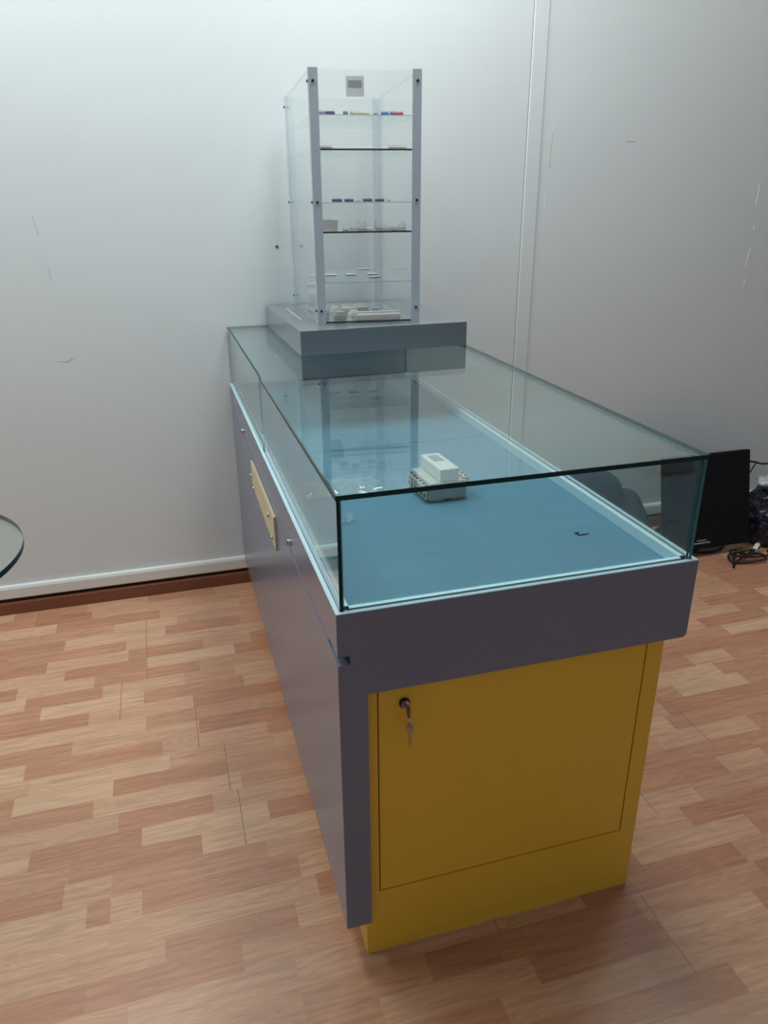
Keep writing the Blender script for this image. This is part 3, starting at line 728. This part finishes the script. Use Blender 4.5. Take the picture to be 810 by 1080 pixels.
mb.tube(loop(2.065, 1.298, 0.080, 0.036, 0.6, 44, 0.018, 2), CR, 0, 8)
mb.tube(loop(2.02, 1.300, 0.055, 0.028, 1.6, 40, 0.026, 0), CR, 0, 8)
mb.build('lead', M_cable, cbl, smooth=True)
Mp = Matrix.Translation((2.095, 1.312, 0.026)) @ Matrix.Rotation(0.55, 4, 'Z') @ Matrix.Rotation(-0.35, 4, 'Y')
mb = MB(); mb.box(-0.002, 0.036, -0.009, 0.009, -0.006, 0.006, 0, bevel=0.003, seg=2, M=Mp); mb.build('plug', M_whitep, cbl)
mb = MB(); mb.box(0.036, 0.046, -0.006, 0.006, -0.004, 0.004, 0, M=Mp); mb.build('plug_tip', M_steel, cbl)
mb = MB(); mb.tube(smooth_curve([(2.115, 1.50, 0.352), (2.145, 1.50, 0.354), (2.18, 1.49, 0.350), (2.21, 1.48, 0.342), (2.26, 1.47, 0.344), (2.34, 1.46, 0.33)], 8), 0.0045, 0, 8)
mb.tube(smooth_curve([(2.135, 1.46, 0.318), (2.16, 1.475, 0.334), (2.185, 1.488, 0.349)], 8), 0.0032, 0, 8)
tag(mb.build('cable', M_cable, smooth=True), 'black cable running from behind the monitor above the navy bag', 'cable')

# soft shapes -------------------------------------------------------------
def blob(name, profile, m, label, cat, seed=0, amp=0.01, crease=14, group=None):
    """profile: list of (center, radii) ellipsoids joined by remesh"""
    b = bmesh.new()
    for (c, r) in profile:
        q = bmesh.ops.create_icosphere(b, subdivisions=4, radius=1, matrix=Matrix.Translation(c) @ Matrix.Diagonal((*r, 1)))
    mm = MB(); mm.merge(b, 0)
    o = mm.build(name, m)
    md = o.modifiers.new('r', 'REMESH'); md.mode = 'VOXEL'; md.voxel_size = 0.010
    s = o.modifiers.new('s', 'SMOOTH'); s.iterations = 10
    tx = bpy.data.textures.new(name + 'tex', 'CLOUDS'); tx.noise_scale = 1.0 / crease
    d = o.modifiers.new('d', 'DISPLACE'); d.texture = tx; d.strength = amp; d.mid_level = 0.5; d.texture_coords = 'LOCAL'
    dg = bpy.context.evaluated_depsgraph_get(); me = bpy.data.meshes.new_from_object(o.evaluated_get(dg))
    o.modifiers.clear(); o.data = me
    for v in me.vertices:
        if v.co.z < 0.002: v.co.z = 0.002
    for p in me.polygons: p.use_smooth = True
    return tag(o, label, cat, group)
M_cloth = principled('slate_cloth', (0.035, 0.05, 0.068), 0.9, noise=0.25, nscale=40, bump=0.4, bscale=300)
blob('bag', [((1.40, 1.55, 0.17), (0.15, 0.12, 0.20)), ((1.32, 1.54, 0.19), (0.11, 0.12, 0.175)), ((1.48, 1.54, 0.17), (0.09, 0.12, 0.19)), ((1.57, 1.50, 0.10), (0.10, 0.12, 0.19)), ((1.60, 1.48, 0.02), (0.11, 0.12, 0.16)), ((1.25, 1.55, 0.12), (0.15, 0.12, 0.14))],
     M_cloth, 'dark slate cloth bag slumped on the floor between counter and monitor', 'bag', 1, 0.035, 7)
def sparkle(name, base, hi, sc_):
    m, nt, out = new_mat(name); N = nt.nodes.new; K = nt.links.new
    tc = N('ShaderNodeTexCoord'); v = N('ShaderNodeTexVoronoi'); v.inputs['Scale'].default_value = sc_; K(tc.outputs['Object'], v.inputs['Vector'])
    r = N('ShaderNodeValToRGB'); r.color_ramp.elements[0].position = 0.10; r.color_ramp.elements[0].color = (*hi, 1)
    r.color_ramp.elements[1].position = 0.22; r.color_ramp.elements[1].color = (*base, 1); K(v.outputs['Distance'], r.inputs['Fac'])
    p = N('ShaderNodeBsdfPrincipled'); K(r.outputs['Color'], p.inputs['Base Color']); p.inputs['Roughness'].default_value = 0.3
    K(p.outputs[0], out.inputs['Surface']); return m
M_navy = sparkle('navy_plastic_painted_glints', (0.006, 0.010, 0.024), (0.20, 0.24, 0.32), 85)  # pale cells are glints painted into the navy colour
blob('plastic_bag', [((2.28, 1.42, 0.13), (0.14, 0.13, 0.135)), ((2.34, 1.44, 0.16), (0.13, 0.12, 0.10)), ((2.22, 1.42, 0.09), (0.09, 0.10, 0.11))], M_navy,
     'crumpled navy plastic bag with painted glints on the floor right of the monitor', 'bag', 2, 0.05, 34)
M_clr = principled('crinkled_white_film', (0.45, 0.52, 0.54), 0.25, noise=0.5, nscale=60, bump=0.6, bscale=60)
blob('crumpled_wrapping', [((2.205, 1.42, 0.280), (0.05, 0.05, 0.020)), ((2.27, 1.43, 0.298), (0.055, 0.05, 0.022))], M_clr,
     'crumpled pale wrapping lying on top of the navy bag', 'wrapping', 3, 0.03, 30)

# ------------------------------------------------------------------ round glass table
TCX, TCY, TR, TZ = -0.851, 0.550, 0.308, 0.75
tt = thing('round_table', (TCX, TCY, 0), 'round clear glass tabletop with dark green edge, left of the counter', 'table')
mb = MB(); mb.cyl((TCX, TCY, TZ - 0.006), TR, 0.012, 'z', 0, 96)
mb.bm.normal_update()
for f in mb.bm.faces:
    if abs(f.normal.z) < 0.5: f.material_index = 1
mb.build('tabletop', [M_glass, M_edge], tt)
mb = MB(); mb.cyl((TCX, TCY, 0.372), 0.025, 0.71, 'z', 0, 24); mb.cyl((TCX, TCY, 0.731), 0.07, 0.012, 'z', 0, 32); mb.build('pedestal', M_steel, tt, smooth=True)
mb = MB(); mb.cyl((TCX, TCY, 0.009), 0.11, 0.017, 'z', 0, 48, bevel=0.004); mb.build('base', M_steel, tt, smooth=True)

# ------------------------------------------------------------------ light
def area(name, loc, sx, sy, power, col, rot=(0, 0, 0)):
    l = bpy.data.lights.new(name, 'AREA'); l.shape = 'RECTANGLE'; l.size = sx; l.size_y = sy; l.energy = power; l.color = col
    o = bpy.data.objects.new(name, l); C.objects.link(o); o.location = loc; o.rotation_euler = rot; return o
area('ceiling_area_light', (-2.2, 0.95, 2.97), 0.5, 0.8, 19, (0.95, 1.0, 1.0))  # added fill, no known fixture here; brightens the counter's left side
area('ceiling_area_light', (-0.75, 0.95, 2.97), 0.5, 0.8, 24, (0.95, 1.0, 1.0))
area('ceiling_area_light', (0.60, 0.95, 2.97), 0.5, 0.8, 26, (0.97, 1.0, 0.99))
area('ceiling_area_light', (1.95, 0.95, 2.97), 0.5, 0.8, 5, (1.0, 0.99, 0.95))
w = bpy.data.worlds.new('room_world'); sc.world = w; w.use_nodes = True
w.node_tree.nodes['Background'].inputs[0].default_value = (0.74, 0.84, 1.0, 1)
w.node_tree.nodes['Background'].inputs[1].default_value = 0.235

# ------------------------------------------------------------------ camera
yaw, pitch, roll = -0.28084, 0.39426, -0.00797
f = Vector((-math.sin(yaw) * math.cos(pitch), math.cos(yaw) * math.cos(pitch), -math.sin(pitch)))
r = Vector((math.cos(yaw), math.sin(yaw), 0)); u = r.cross(f)
r2 = r * math.cos(roll) + u * math.sin(roll); u2 = -r * math.sin(roll) + u * math.cos(roll)
cam = bpy.data.cameras.new('camera'); co = bpy.data.objects.new('camera', cam); C.objects.link(co)
Mx = Matrix((r2, u2, -f)).transposed().to_4x4(); Mx.translation = (-0.2128, -1.0194, 1.4092); co.matrix_world = Mx
cam.sensor_fit = 'AUTO'; cam.sensor_width = 36; cam.lens = 793.4 / 1080 * 36; cam.clip_start = 0.02
sc.camera = co
sc.view_settings.view_transform = 'Standard'; sc.view_settings.look = 'None'; sc.view_settings.exposure = 0.0; sc.view_settings.gamma = 1
sc.view_settings.use_curve_mapping = False
sc.cycles.transparent_max_bounces = 40; sc.cycles.max_bounces = 10
